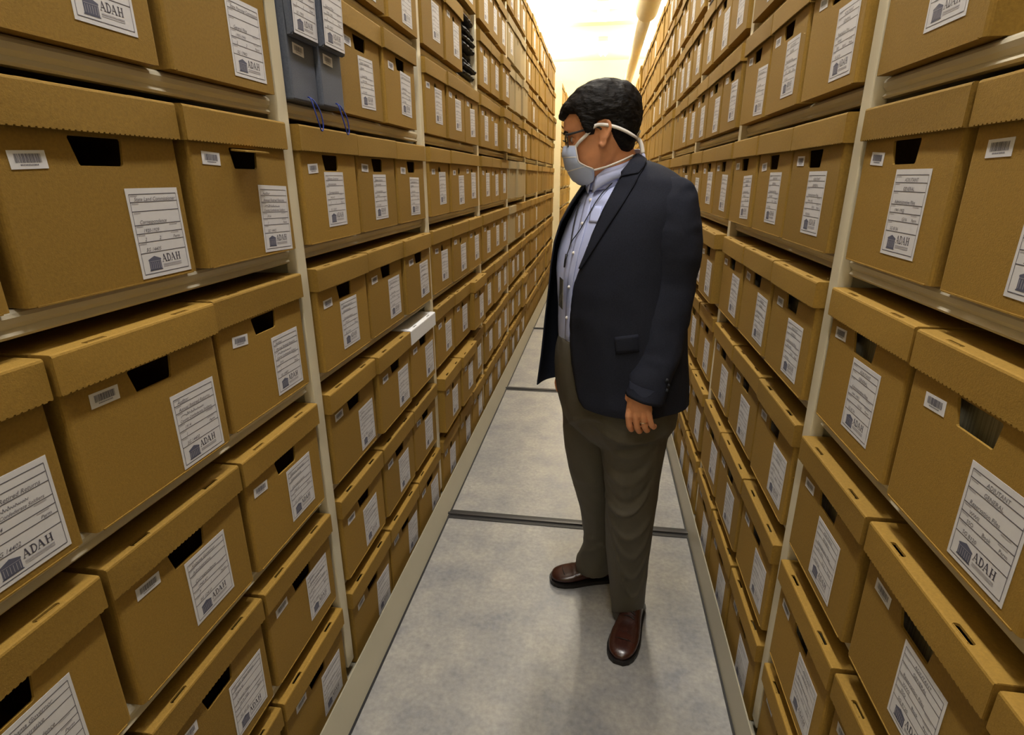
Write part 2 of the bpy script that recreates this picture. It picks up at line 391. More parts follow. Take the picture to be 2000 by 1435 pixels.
# ---------------------------------------------------------------- archive boxes
BW, BD, BH, LWD, LDP, LH2 = .320, .40, .272, .331, .413, .058     # body width/depth/height, lid width/depth/skirt
def hole_loop(kind):
    if kind == 'round': return [(math.cos(a)*.0185, .188+math.sin(a)*.0185) for a in [i*2*math.pi/16 for i in range(16)]]
    return [(-.036, .180), (-.034, .178), (.038, .178), (.041, .181), (.046, .214), (.044, .217), (-.044, .217), (-.046, .214)]
def body_mesh(kind, mname, flap=False, contents=False):
    bm = bmesh.new(); h = BW/2; r = .006; t = .004
    outer = [(-h+r, .001), (h-r, .001), (h-r, BH), (-h+r, BH)]
    hl = hole_loop(kind)
    sheet(bm, outer, [hl], lambda a, b: (a, 0, b), 0, fn2=lambda a, b: (a, t, b))
    # round front corners, sides, back, bottom
    prof = []
    for sx in (-1, 1):
        arc = [(sx*(h-r), 0)]+[(sx*(h-r+r*math.sin(a)), r-r*math.cos(a)) for a in (.5, 1.0, math.pi/2)]
        pts = arc+[(sx*h, BD)]
        inn = [(sx*(h-r), t)]+[(sx*(h-t), r+.001)]+[(sx*(h-t), BD)]
        for P in (pts, inn):
            A = [bm.verts.new((x, y, .001)) for x, y in P]; B = [bm.verts.new((x, y, BH)) for x, y in P]
            for i in range(len(P)-1): bm.faces.new((A[i], A[i+1], B[i+1], B[i]))
    box(bm, -h+.001, h-.001, BD-t, BD, .001, BH); box(bm, -h+.002, h-.002, t, BD-t, .001, .006)
    # bottom flap edge: slightly lighter folded cardboard lip, a touch proud of the front
    box(bm, -h+.010, h-.012, -.0015, .002, 0, .0022)
    if flap:
        prism(bm, [(-.002, .211), (-.032, .2085), (-.032, .211), (-.002, .2145)], 'x', -.042, .042)
    bmesh.ops.recalc_face_normals(bm, faces=bm.faces[:])
    return mesh('box_body', bm, [M[mname]])
def lid_mesh(mname, seed):
    rng = random.Random(seed); bm = bmesh.new(); h = LWD/2; t = .004; r = .004; LZ = BH+.005-LH2+.004
    z1 = LH2
    # front skirt with a perforated (saw-toothed) lower edge
    n = 34; low = []
    for i in range(n):
        x = -h+.006+(2*h-.012)*i/n; dx = (2*h-.012)/n
        low += [(x, 0), (x+dx*.62, 0), (x+dx*.66, .0016), (x+dx*.96, .0016)]
    outer = [(-h+.002, .0)]+low+[(h-.002, 0), (h-.0005, .002), (h-.0005, z1-r), (-h+.0005, z1-r), (-h+.0005, .002)]
    sheet(bm, outer, [], lambda a, b: (a, 0, b), 0, fn2=lambda a, b: (a, t, b))
    # rolled front top edge, top sheet with two tab slots
    arc = [(0, z1-r), (r*.3, z1-r*.3), (r, z1)]
    for (y0, za), (y1, zb) in zip(arc, arc[1:]):
        bm.faces.new([bm.verts.new(p) for p in ((-h+.0005, y0, za), (h-.0005, y0, za), (h-.0005, y1, zb), (-h+.0005, y1, zb))])
    bul = rng.uniform(-.002, .002)
    slots = []
    for cx in (-.088, .088):
        slots.append([(cx-.017, .0055), (cx+.017, .0055), (cx+.019, .0085), (cx+.019, .0115), (cx+.017, .0140), (cx-.017, .0140), (cx-.019, .0115), (cx-.019, .0085)])
    sheet(bm, [(-h+.0005, r), (h-.0005, r), (h-.0005, LDP), (-h+.0005, LDP)], slots, lambda a, b: (a, b, z1), 0, fn2=lambda a, b: (a, b, z1-.004))
    for cx in (-.088, .088): box(bm, cx-.016, cx+.016, .0055, .0070, z1-.012, z1+.0006)      # tab standing in the slot
    for sx in (-1, 1):
        x0, x1 = sorted((sx*h, sx*(h-t))); box(bm, x0, x1, .0015, LDP, .0, z1-.001)
    box(bm, -h, h, LDP-t, LDP, 0, z1-.001)
    bmesh.ops.recalc_face_normals(bm, faces=bm.faces[:])
    for v in bm.verts:                                                  # gentle warp of the lid skirt
        if v.co.y < .01: v.co.y -= bul*max(0, 1-(v.co.x/h)**2)
    return mesh('lid', bm, [M[mname]])
BODY = {(k, mn): body_mesh(k, mn) for k in ('rect', 'round') for mn in ('kraft', 'pale')}
BODY_FLAP = body_mesh('rect', 'kraft', flap=True)
LIDS = {mn: [lid_mesh(mn, s) for s in range(3)] for mn in ('kraft', 'pale')}
LID_WHITE = lid_mesh('white_card', 9)
bm = bmesh.new(); box(bm, -.135, .135, .03, .37, .01, .232); FOLD = mesh('folders', bm, M['folder'])
ORD = ['bottom', 'second', 'third', 'fourth', 'fifth', 'sixth', 'seventh', 'eighth', 'top']
BAYN = ['nearest', 'second', 'third', 'fourth', 'fifth', 'sixth', 'seventh', 'eighth', 'ninth', 'tenth', 'eleventh', 'twelfth']
slots = []
def add_slots(side, ystart, b0, nb, rackname, firstbay):
    for b in range(b0, b0+nb):
        for row in range(9):
            sp3 = 3
            for k in range(sp3):
                slots.append(dict(side=side, bay=b, row=row, k=k, yc=ystart+b*BAY+.0225+.3417*(k+.5), rack=rackname, bn=b-firstbay))
add_slots(-1, YU-BAY, 0, 8, 'left rack', 0)
add_slots(1, YV-BAY, 0, 11, 'right rack', 0)
add_slots(-1, 10.1, 0, 3, 'far left rack', 0)
def frame_area(s):
    a = -AL if s['side'] < 0 else AR; z = ZS[s['row']]
    P = [proj((a, s['yc']+dy, z+dz)) for dy, dz in ((-.16, 0), (.16, 0), (.16, .28), (-.16, .28))]
    if any(p is None for p in P):
        P = [p for p in P if p]
        if not P: return 0
        return 400 if any(0 <= p[0] <= 2000 and 0 <= p[1] <= 1435 for p in P) else 0
    Q = [(min(max(x, -30), 2030), min(max(y, -30), 1465)) for x, y in P]
    ar = abs(sum(Q[i][0]*Q[(i+1) % 4][1]-Q[(i+1) % 4][0]*Q[i][1] for i in range(4)))/2
    # hidden behind the standing man
    cx = sum(p[0] for p in P)/4; cy_ = sum(p[1] for p in P)/4
    if all(1105 < p[0] < 1355 and 200 < p[1] < 780 for p in P): ar = 0
    return ar
rng0 = random.Random(3)
for s in slots: s['area'] = frame_area(s); s['r'] = rng0.random()
rng = random.Random(21)
special = {}
def is_special(s):
    if s['rack'] == 'left rack' and s['bay'] == 1 and s['row'] == 5: return 'cases'
    if s['rack'] == 'left rack' and s['bay'] == 2 and s['row'] == 6 and s['k'] == 2: return 'binders'
    return None
LAB_OVR = {  # (rack, bay, row, k): (text index, x, z, tilt)
    ('left rack', 0, 4, 1): (0, .088, .006, 0), ('left rack', 0, 4, 2): (1, .085, .005, .04),
    ('left rack', 0, 3, 1): (1, .082, .005, 0), ('left rack', 0, 3, 2): (1, .072, .017, 0),
    ('left rack', 0, 5, 1): (3, .065, .034, 0), ('left rack', 0, 5, 2): (3, .073, .018, 0),
    ('left rack', 0, 3, 0): (1, .085, .012, 0), ('left rack', 0, 2, 1): (4, .040, .034, 0), ('left rack', 0, 2, 2): (4, .05, .030, 0),
    ('left rack', 1, 4, 0): (4, .012, .035, 0), ('left rack', 1, 4, 1): (4, .012, .030, 0), ('left rack', 1, 3, 0): (4, .02, .030, 0),
    ('right rack', 0, 4, 2): (2, .042, .030, 0), ('right rack', 0, 3, 2): (2, .028, .030, 0), ('right rack', 0, 3, 1): (6, .070, .012, 0),
    ('right rack', 1, 4, 0): (2, .035, .030, 0), ('right rack', 1, 4, 1): (2, .035, .030, 0), ('right rack', 1, 3, 0): (2, .05, .02, 0),
}
grp = {'left rack': 'brown lidded boxes on the left rack', 'right rack': 'brown lidded boxes on the right rack', 'far left rack': 'brown lidded boxes beyond the cross aisle'}
def params(s):
    a = AL if s['side'] < 0 else AR
    rng = random.Random(f"{s['rack']}{s['bay']}-{s['row']}-{s['k']}")
    out = .006+rng.uniform(-.003, .010)+(.022 if (rng.random() < .07 and s['bay'] >= 2) else 0)
    if s['row'] == 0: out = min(out, .008)
    sh = 0
    if s['rack'] == 'left rack' and s['bay'] == 0: sh = -.0015; out = max(0, out-.006)
    elif s['bay'] == 0: out = max(0, out-.004)
    yaw = max(-.007, min(.007, rng.gauss(0, .004)))
    x = s['side']*(a-out); rot = (math.pi/2 if s['side'] < 0 else -math.pi/2)+yaw
    pale = s['rack'] == 'left rack' and s['bay'] == 4 and (s['row'] in (4, 6, 7) or (s['row'] == 3 and s['k'] == 0))
    rnd = s['rack'] == 'left rack' and s['bay'] >= 2
    return (x, s['yc']+sh+rng.uniform(-.001, .001), ZS[s['row']]+.0005), rot, pale, rnd
LIDZ = BH+.0045-LH2+.004
vis = [s for s in slots if s['area'] > 25 and s['area'] != 0 and not (s['rack'] == 'left rack' and is_special(s))]
vis.sort(key=lambda s: -s['area'])
keep = vis[:296]; rest = vis[296:]+[s for s in slots if s['area'] <= 25 and s['bay'] > 0 and not (s['rack'] == 'left rack' and is_special(s))]
def pos_word(s):
    k = s['k'] if s['side'] < 0 else 2-s['k']
    return ['left of three', 'middle of three', 'right of three'][k]
def place_box(s):
    loc, rot, pale, rnd = params(s); mn = 'pale' if pale else 'kraft'
    key = (s['rack'], s['bay'], s['row'], s['k'])
    r = obj('archive_box', None, loc=loc, rot=(0, 0, rot))
    white = key == ('left rack', 1, 2, 2); flap = key == ('left rack', 0, 4, 2)
    look = 'brown archive box with white lid' if white else 'brown box, handle flap out' if flap else 'pale tan archive box' if pale else 'brown archive box'
    rng = random.Random(f"{key}b")
    # shelf and bay counted from the floor and from the viewer
    shelf = ORD[s['row']]+' shelf' + ('' if s['row'] in (0, 8) else ' up')
    bay = BAYN[s['bay']]
    tag(r, f"{look}, {pos_word(s)}, {shelf}, {bay} bay, {s['rack']}", 'box', grp[s['rack']])
    obj('box_body', BODY_FLAP if flap else BODY[('round' if rnd else 'rect', mn)], r)
    ml = LID_WHITE if white else rng.choice(LIDS[mn])
    l = obj('lid', ml, r, loc=(rng.uniform(-.001, .001), -.0075+rng.uniform(-.003, .001), LIDZ), rot=(0, rng.gauss(0, .003), 0))
    if white: l['label'] = 'white cardboard lid'
    if s['area'] > 260 and not (s['bay'] >= 5 and s['r'] < .7) and not (pale and s['r'] < .8):
        ti, lx, lz, tl = LAB_OVR.get(key, (rng.choice((2, 6, 2, 4, 5)) if s['side'] > 0 else rng.choice((0, 1, 3, 4, 5, 1)), rng.uniform(.025, .085), rng.uniform(.012, .04), rng.gauss(0, .02)))
        if s['rack'] == 'left rack' and s['bay'] >= 2 and key not in LAB_OVR: lx, lz = rng.uniform(.02, .06), rng.uniform(.025, .05)
        la = obj('label', LABELS[ti], r, loc=(lx, -.0003-(.0016 if lz < .004 else 0), lz), rot=(0, tl, 0)); la['label'] = 'white paper label with ADAH print'
        st = obj('barcode_sticker', rng.choice(STICK), r, loc=(-.098+rng.uniform(-.012, .012), -.0003, .180+rng.uniform(-.01, .006)), rot=(0, rng.gauss(0, .04), 0))
        if s['area'] > 2500 and s['side'] > 0 and s['row'] <= 3: obj('folders', FOLD, r)
    return r
for s in keep: place_box(s)
# the small far remainder as one object
bm = bmesh.new()
def simple_box(bm, loc, rot, mi, rnd):
    T = Matrix.Translation(loc) @ Matrix.Rotation(rot, 4, 'Z'); n0 = len(bm.verts)
    h = BW/2; box(bm, -h, h, 0, BD, 0, BH, mi); h = LWD/2; box(bm, -h, h, -.0055, LDP, LIDZ, LIDZ+LH2, mi)
    rect(bm, -.02, .02, .178, .21, 2, -.0006)  # dark rectangle painted as the shade inside the handle hole
    bm.verts.ensure_lookup_table()
    for v in bm.verts[n0:]: v.co = T @ v.co
for s in rest:
    loc, rot, pale, rnd = params(s); simple_box(bm, loc, rot, 1 if pale else 0, rnd)
if rest:
    tag(obj('archive_box', mesh('far_boxes', bm, [M['kraft'], M['pale'], M['back']])), 'remaining tiny brown archive boxes deep at the far end of both racks', 'box', kind='stuff')
# boxes just outside the frame edge (they shade the shelves and fill the racks to the side)
# ---------------------------------------------------------------- grey document cases with blue pull cords
def doc_case(yc, depth_out, label):
    r = obj('document_case', None, loc=(-(AL-depth_out), yc, ZS[5]+.0005), rot=(0, 0, math.pi/2)); tag(r, label, 'box', 'grey document cases')
    h = .0635
    bm = bmesh.new(); box(bm, -h+.002, h-.002, 0, .36, 0, .27, bev=.004); obj('case_body', mesh('case_body', bm, M['grey_card']), r)
    bm = bmesh.new(); prism(bm, [(-.012, .130), (-.016, .136), (-.012, .278), (-.006, .283), (.362, .283), (.362, .273), (-.001, .273), (-.001, .130)], 'x', -h, h)
    bmesh.ops.bevel(bm, geom=bm.edges[:], offset=.003, segments=2, affect='EDGES'); lid = obj('case_lid', mesh('case_lid', bm, M['grey_card']), r)
    lab = obj('label', LABELS[3], r, loc=(0, -.0165, .137), rot=(.02, 0, 0)); lab['label'] = 'white paper label with ADAH print'
    obj('barcode_sticker', STICK[0], r, loc=(-.018, -.0008, .098), rot=(0, .05, 0))
    bm = bmesh.new()
    P = catmull([(.004, -.002, .012), (-.002, -.012, .006), (.002, -.020, -.03), (.016, -.022, -.062), (.028, -.022, -.052), (.026, -.02, -.022), (.014, -.012, .004), (.010, -.002, .012)], 6)
    tube(bm, P, .0016, 6); obj('pull_cord', mesh('pull_cord', bm, M['cord'], True), r)['label'] = 'blue cord loop'
y0 = YU+.030
doc_case(y0+.064, .012, 'grey document case with drop lid and blue cord, nearest the upright')
doc_case(y0+.194, .022, 'grey document case with drop lid and blue cord, against the brown box')
for j, k in enumerate((0, 1)):
    s = dict(side=-1, bay=1, row=5, k=k, yc=y0+.262+.17+.342*j, rack='left rack', area=9000)
    r = place_box(s); r['label'] = ['brown archive box right beside the grey document cases', 'brown archive box, second to the right of the grey document cases'][j]
bm = bmesh.new(); box(bm, -.012, .10, -.12, .12, 0, .0016)
tag(obj('paper_sheet', mesh('paper_sheet', bm, M['white_card']), loc=(AR-.012, 3.14, ZS[6]+.287), rot=(0, 0, 0)), 'white sheet of paper sticking out on a high box lid of the right rack', 'paper')
# ---------------------------------------------------------------- black binders lying in a stack
by = YU+BAY*1+.025+.34*2.5; bx = -(AL-.0)
for i in range(9):
    r = random.Random(i); bm = bmesh.new(); h = .022; z0 = ZS[6]+.001+i*.0325
    nx = 12; rows = []
    for q in range(nx+1):
        x = -.14+.28*q/nx; sag = .004*math.sin(q/nx*math.pi)*r.choice((-1, 1, .5)); sag = abs(sag)*.4
        yo = -.005*math.sin(q/nx*math.pi)+r.uniform(-.004, .004)
        rows.append([(x, -.02+yo, .002+sag), (x, -.028+yo, h/2+sag), (x, -.02+yo, h-.001+sag), (x, .29, h-.001), (x, .29, .002)])
    loft(bm, rows)
    o = obj('binder', mesh('binder', bm, M['black'], False), loc=(bx+r.uniform(-.04, .0)-.012, by+r.uniform(-.008, .008), z0), rot=(0, 0, math.pi/2+r.gauss(0, .02)))
    tag(o, f"{['lowest','second','third','fourth','fifth','sixth','seventh','eighth','topmost'][i]} of the black binders lying stacked on the left rack", 'binder', 'black binders stacked on the left rack')
#==MAN==
# ================================================================ the man
from mathutils.bvhtree import BVHTree
man = obj('person', None, loc=(.03, 1.70, 0))
tag(man, 'man in navy jacket, grey trousers and face mask standing in the aisle, looking left', 'person')
skin_m = mat('skin', (.66, .30, .15), .5, var=.12, scale=30, bump=.15, bscale=180, spec=.35)
skin_m.node_tree.nodes['Principled BSDF'].inputs['Subsurface Weight'].default_value = .08
skin_m.node_tree.nodes['Principled BSDF'].inputs['Subsurface Radius'].default_value = (.02, .008, .004)
hair_m = mat('black_hair', (.007, .0055, .005), .6, var=.5, scale=50, bump=.9, bscale=90, stretch=(1, 6, 3), spec=.18)
navy_m = mat('navy_wool', (.0135, .0155, .026), .85, var=.30, scale=500, bump=.3, bscale=900, spec=.2)
lining_m = mat('jacket_lining', (.006, .006, .008), .7)
trous_m = mat('grey_trouser_wool', (.084, .075, .056), .62, var=.12, scale=600, bump=.15, bscale=900, spec=.35)
shirt_m = mat('pale_blue_shirt', (.50, .56, .86), .6, var=.06, scale=8, spec=.3)
mask_m = mat('mask_fabric', (.46, .54, .76), .7, var=.03, scale=40)
strap_m = mat('white_binding', (.80, .76, .72), .6)
leather_m = mat('brown_leather', (.036, .009, .005), .26, var=.4, scale=14, spec=.6)
sole_m = mat('black_sole', (.012, .010, .009), .45)
BETA = math.radians(50)
DD = Vector((-math.sin(BETA), -math.cos(BETA), 0)); LL = Vector((math.cos(BETA), -math.sin(BETA), 0))
def mobj(name, me, parent=man, mods=()):
    o = obj(name, me, parent); o.matrix_parent_inverse = Matrix.Identity(4); o.location = -man.location if parent is man else (0, 0, 0)
    return o
def remesh(me, vox, smooth=2, fac=.5):
    t = bpy.data.objects.new('t', me); C.objects.link(t)
    r = t.modifiers.new('r', 'REMESH'); r.mode = 'VOXEL'; r.voxel_size = vox; r.use_smooth_shade = True
    if smooth:
        s = t.modifiers.new('s', 'SMOOTH'); s.iterations = smooth; s.factor = fac
    bpy.context.view_layer.update()
    out = bpy.data.meshes.new_from_object(t.evaluated_get(bpy.context.evaluated_depsgraph_get()))
    bpy.data.objects.remove(t); return out
def ell(c, a, b, n=40, ex=2.2, d=DD, l=LL, warp=None):
    r = []
    for k in range(n):
        p = 2*math.pi*k/n; cc, ss = math.cos(p), math.sin(p)
        u = math.copysign(abs(cc)**(2/ex), cc)*b; v = math.copysign(abs(ss)**(2/ex), ss)*a
        r.append(Vector(c)+d*u+l*v)
    return r
def px_ring(py, pl, pr, Y, k, n=40, ex=2.2, beta=None):
    d, l = (DD, LL) if beta is None else (Vector((-math.sin(beta), -math.cos(beta), 0)), Vector((math.cos(beta), -math.sin(beta), 0)))
    A, B_ = W(pl, py, Y), W(pr, py, Y); ext = (B_.x-A.x)/2; c = (A+B_)/2
    a = ext/math.sqrt(l.x**2+(k*d.x)**2)
    return c, a, k*a, ell(c, a, k*a, n, ex, d, l)
def smooth_tab(T, n):
    P = [Vector(t[1:]+(0,)*(3-len(t[1:]))) if len(t) < 5 else None for t in T]
    out = []
    for i in range(len(T)-1):
        for j in range(n):
            t = j/n
            p0, p1, p2, p3 = T[max(0, i-1)], T[i], T[i+1], T[min(len(T)-1, i+2)]
            out.append(tuple(.5*((2*b)+(-a+c)*t+(2*a-5*b+4*c-d_)*t*t+(-a+3*b-3*c+d_)*t**3) for a, b, c, d_ in zip(p0, p1, p2, p3)))
    out.append(tuple(T[-1])); return out
def fold(co, s=9., amp=.004, st=(1, 1, .45), seed=0):
    v = noise.noise(Vector((co.x*s*st[0]+seed, co.y*s*st[1], co.z*s*st[2])))
    return amp*(1-2*abs(v))
# ---------------------------------------------------------------- head
HC = W(1173, 268, 1.69)                                # between the ears
hp = math.radians(9); hb = math.radians(91)
hf = Vector((-math.sin(hb), -math.cos(hb), 0)); hs = Vector((math.cos(hb), -math.sin(hb), 0)); hu = Vector((0, 0, 1))
hf, hu = hf*math.cos(hp)-hu*math.sin(hp), hu*math.cos(hp)+hf*math.sin(hp)
def H(f, s, u): return HC+hf*f+hs*s+hu*u
HR = [  # u, front, back, halfwidth, squareness
    (-.116, .052, .026, .016), (-.110, .068, .004, .030), (-.098, .078, -.018, .043), (-.082, .084, -.040, .053), (-.060, .088, -.062, .062), (-.030, .092, -.080, .069),
    (-.012, .090, -.088, .072), (.006, .089, -.094, .074), (.020, .095, -.098, .0755), (.035, .098, -.101, .077), (.060, .093, -.100, .077), (.080, .080, -.092, .072), (.097, .059, -.077, .061), (.109, .034, -.055, .045), (.116, .008, -.030, .024)]
HRs = smooth_tab(HR, 4)
def head_pt(u, ang, off=0.):
    T = [(r[0], (r[1], r[2], r[3])) for r in HRs]
    fr, bk, hw = interp(T, u)
    c = (fr+bk)/2; a = (fr-bk)/2; cc, ss = math.cos(ang), math.sin(ang)
    ex = 2.25
    f = c+math.copysign(abs(cc)**(2/ex), cc)*(a+off); s = math.copysign(abs(ss)**(2/ex), ss)*(hw+off)
    return f, s
bm = bmesh.new()
rings = []
for (u, fr, bk, hw) in HRs:
    ring = []
    for k in range(56):
        a = 2*math.pi*k/56; f, s = head_pt(u, a)
        # nose, brow, eye sockets, lips, cheeks
        n_ = math.exp(-(s/.010)**2)*(1 if f > .03 else 0)
        if -.055 < u < .012: f += n_*.015*math.exp(-((u+.038)/.018)**2)+n_*.012*math.exp(-((u+.012)/.016)**2)
        if f > .03:
            for sg in (-1, 1):
                f -= .012*math.exp(-((s-sg*.032)/.015)**2-((u-.004)/.012)**2)
                f += .004*math.exp(-((s-sg*.030)/.018)**2-((u-.024)/.007)**2)
            f += .005*math.exp(-(s/.020)**2-((u+.075)/.008)**2)-.004*math.exp(-(s/.022)**2-((u+.083)/.003)**2)
            f += .003*math.exp(-(s/.018)**2-((u+.102)/.012)**2)
        ring.append(H(f, s, u))
    rings.append(ring)
loft(bm, rings)
# neck
NB = W(1212, 352, 1.715)
N0, N1 = H(-.022, 0, -.02), NB
nr = []
for i in range(8):
    t = i/7; c = N0.lerp(N1, t); r_ = lerp(.056, .066, t)
    nr.append([c+Vector((math.cos(q)*r_*1.08, math.sin(q)*r_, 0)) for q in [j*2*math.pi/28 for j in range(28)]])
loft(bm, nr)
for sg in (-1, 1):                                       # ears
    P = [(.004, .020), (.001, .034), (-.010, .041), (-.022, .038), (-.027, .024), (-.022, .006), (-.013, -.006), (-.008, -.018), (.000, -.021), (.004, -.012)]
    pts = [H(-.002+f, sg*(.0765+max(0, -f)*.30), -.006+u) for f, u in P]
    tube(bm, catmull(pts, 4), .0048, 8)
    c = [H(-.008, sg*.076, .008)]
    t0 = [H(.004+f*.8, sg*(.0735), u) for f, u in P]
    loft(bm, [[H(-.010+(f+.010)*.85, sg*.068, -.006+u*.85) for f, u in P], [H(-.010+(f+.010)*.85, sg*(.0775+max(0, -f)*.26), -.006+u*.85) for f, u in P]])
    tube(bm, catmull([H(-.006, sg*.077, .018), H(-.014, sg*.081, .014), H(-.015, sg*.081, .000), H(-.008, sg*.079, -.010)], 4), .003, 6)
# torso core, arms and legs under the clothes
def limb(pts, rads, seg=16): tube(bm, catmull(pts, 4), [lerp(rads[min(len(rads)-1, i//4)], rads[min(len(rads)-1, i//4+1)], (i % 4)/4) for i in range((len(pts)-1)*4+1)], seg)
CT = W(1205, 500, 1.70); CH_ = W(1205, 720, 1.70)
core = []
for (dz, a, b) in ((.18, .07, .06), (.15, .13, .075), (.10, .165, .095), (0, .165, .105), (-.15, .155, .115), (-.28, .16, .12), (-.38, .15, .11)):
    core.append(ell(Vector((CT.x+.01, CT.y+.01, CT.z+dz)), a, b, 32))
loft(bm, core)
SHL = W(1318, 385, 1.60); SHR = Vector((CT.x+.01, CT.y, SHL.z-.04))-LL*.135
ELB = W(1300, 590, 1.58); WRL = W(1262, 762, 1.50)
limb([CT+Vector((0, 0, .10))+LL*.08, SHL, (SHL+ELB)/2, ELB, (ELB+WRL)/2, WRL], [.05, .05, .046, .040, .036, .027])
ELR = SHR+Vector((-.02, .05, -.30)); WRR = W(1100, 705, 1.86)
limb([CT+Vector((0, 0, .10))-LL*.08, SHR, (SHR+ELR)/2, ELR, (ELR+WRR)/2, WRR], [.05, .05, .046, .040, .036, .027])
ANL, ANR = W(1224, 1212, 1.705), W(1160, 1108, 1.885)
KNL, KNR = W(1234, 960, 1.66), W(1160, 920, 1.80)
HPL, HPR = W(1240, 760, 1.66), W(1160, 740, 1.77)
limb([HPL, KNL, ANL, Vector((ANL.x, ANL.y, .06))], [.075, .05, .034, .032]); limb([HPR, KNR, ANR+Vector((.012, 0, .02)), Vector((.068, 1.893, .07))], [.07, .05, .028, .024])
body_me = remesh(mesh('b', bm, skin_m), .003, 3)
# hands: palm and five separate bent fingers
def hand_mesh(org, xax, zax, mirror=1):
    """xax: index side -> little side, zax: up the forearm, back of the hand on -y"""
    yax = zax.cross(xax)*1.0
    def T(x, y, z): return org+xax*(x*mirror)+yax*y+zax*z
    b = bmesh.new()
    pr = []
    for (z, x0, x1, th) in ((.045, -.024, .024, .018), (.015, -.028, .027, .019), (-.010, -.034, .033, .0175), (-.032, -.038, .036, .015), (-.048, -.037, .034, .0125), (-.054, -.033, .030, .008)):
        c = (x0+x1)/2; a = (x1-x0)/2
        pr.append([T(c+a*math.copysign(abs(math.cos(q))**.8, math.cos(q)), .006+th*math.sin(q), z+.004*math.cos(q)) for q in [j*2*math.pi/24 for j in range(24)]])
    loft(b, pr)
    F_ = [(-.029, .040, .0097, -.004), (-.0095, .044, .0100, .004), (.010, .041, .0096, .010), (.028, .032, .0086, .012)]
    for (x, ln, r_, sp_) in F_:
        p0 = (x*.8, .004, -.024); p1 = (x, .000, -.048); p2 = (x+.001+sp_*.2, .006, -.048-ln*.72); p3 = (x+.003+sp_*.3, .022, -.048-ln*1.12); p4 = (x+.004+sp_*.3, .038, -.048-ln*1.16)
        pts = catmull([T(*p) for p in (p0, p1, p2, p3, p4)], 5); n = len(pts)
        rr = [r_*(1.08 if i < 6 else (1.0 if i % 5 else 1.07))*(1-.20*i/n) for i in range(n)]
        rr[-1] *= .55; tube(b, pts, rr, 14)
    pts = catmull([T(*p) for p in ((-.024, .012, .012), (-.036, .020, -.008), (-.041, .026, -.032), (-.036, .032, -.054), (-.031, .036, -.066))], 5)
    rr = [lerp(.014, .0085, i/len(pts)) for i in range(len(pts))]; rr[-1] *= .6; tube(b, pts, rr, 14)
    return remesh(mesh('h', b, skin_m), .0013, 2)
def axis(v): return Vector(v).normalized()
zl = axis((-.10, .10, 1)); xl = axis((1, -.22, .12)); xl = (xl-zl*xl.dot(zl)).normalized()
hl = hand_mesh(W(1247, 781, 1.468), xl, zl)
zr = axis((.0, -.05, 1)); xr = axis((-.5, .85, 0)); xr = (xr-zr*xr.dot(zr)).normalized()
hr_ = hand_mesh(W(1096, 728, 1.86), -xr, zr)
bm = bmesh.new()
for me_ in (body_me, hl, hr_): bm.from_mesh(me_)
body = mobj('body', mesh('body', bm, skin_m, True))
# eyes and brows
bm = bmesh.new()
for sg in (-1, 1):
    c = H(.0700, sg*.031, .004); bmesh.ops.create_uvsphere(bm, u_segments=20, v_segments=12, radius=.0108, matrix=Matrix.Translation(c))
eye = mobj('eyes', mesh('eyes', bm, mat('eye_white', (.55, .5, .45), .2), True))
bm = bmesh.new()
for sg in (-1, 1):
    P = []
    for i in range(9):
        s = .016+.034*i/8; best = .095-(s/.077)**2*.030
        P.append(H(best+.003, sg*s, .0235+.004*math.sin(i/8*math.pi)))
    tube(bm, P, [.0015+.0018*math.sin((i+1)/10*math.pi) for i in range(9)], 6)
mobj('eyebrows', mesh('eyebrows', bm, hair_m, True))
bm = bmesh.new()
for sg in (-1, 1): bmesh.ops.create_uvsphere(bm, u_segments=20, v_segments=12, radius=.0122, matrix=Matrix.Translation(H(.0672, sg*.0315, .0035)))
mobj('eyelids', mesh('eyelids', bm, skin_m, True))
bm = bmesh.new()
for sg in (-1, 1): bmesh.ops.create_uvsphere(bm, u_segments=14, v_segments=8, radius=.0052, matrix=Matrix.Translation(H(.0765, sg*.031, .004)))
mobj('irises', mesh('irises', bm, M['black'], True), eye).location = (0, 0, 0)
# hair
def hairline(f):
    T = [(-.11, -.062), (-.085, -.066), (-.060, -.056), (-.046, -.036), (-.034, -.010), (-.028, .020), (-.016, .034), (.000, .036), (.008, .030), (.014, .006), (.030, .006), (.037, .014), (.045, .050), (.052, .064), (.075, .070), (.088, .060), (.11, .056)]
    return interp(T, f)
bm = bmesh.new(); rings = []
us = [-.078+i*(.116+.078)/104 for i in range(105)]
for u in us:
    ring = []
    for k in range(200):
        a = 2*math.pi*k/200; f, s = head_pt(u, a)
        dh = u-hairline(f)
        on = 1/(1+math.exp(-max(-30, min(30, dh/.0022))))
        q = Vector((f*34, s*40+f*10, u*46-f*22)); nn = noise.fractal(q, .8, 2.2, 4)
        th = .0075+.010*max(0, min(1, (u+.01)/.09))+.004*max(0, min(1, (u-.05)/.05))+.0046*nn+.0009*noise.noise(Vector((f*60+u*90, s*60, u*230-f*150)))
        if f < -.05: th += .004
        off = lerp(-.008, th, on)
        f2, s2 = head_pt(u, a, off)
        up_ = max(0, (u-.06)/.056)**2*.022*on
        ring.append(H(f2, s2, u+up_+.002*nn*on))
    rings.append(ring)
last = rings[-1]; c = sum(last, Vector())/len(last)
for sc_, h_ in ((.75, .003), (.4, .0055), (.12, .0065)): rings.append([c+(p-c)*sc_+hu*h_ for p in last])
loft(bm, rings)
mobj('hair', mesh('hair', bm, hair_m, True))
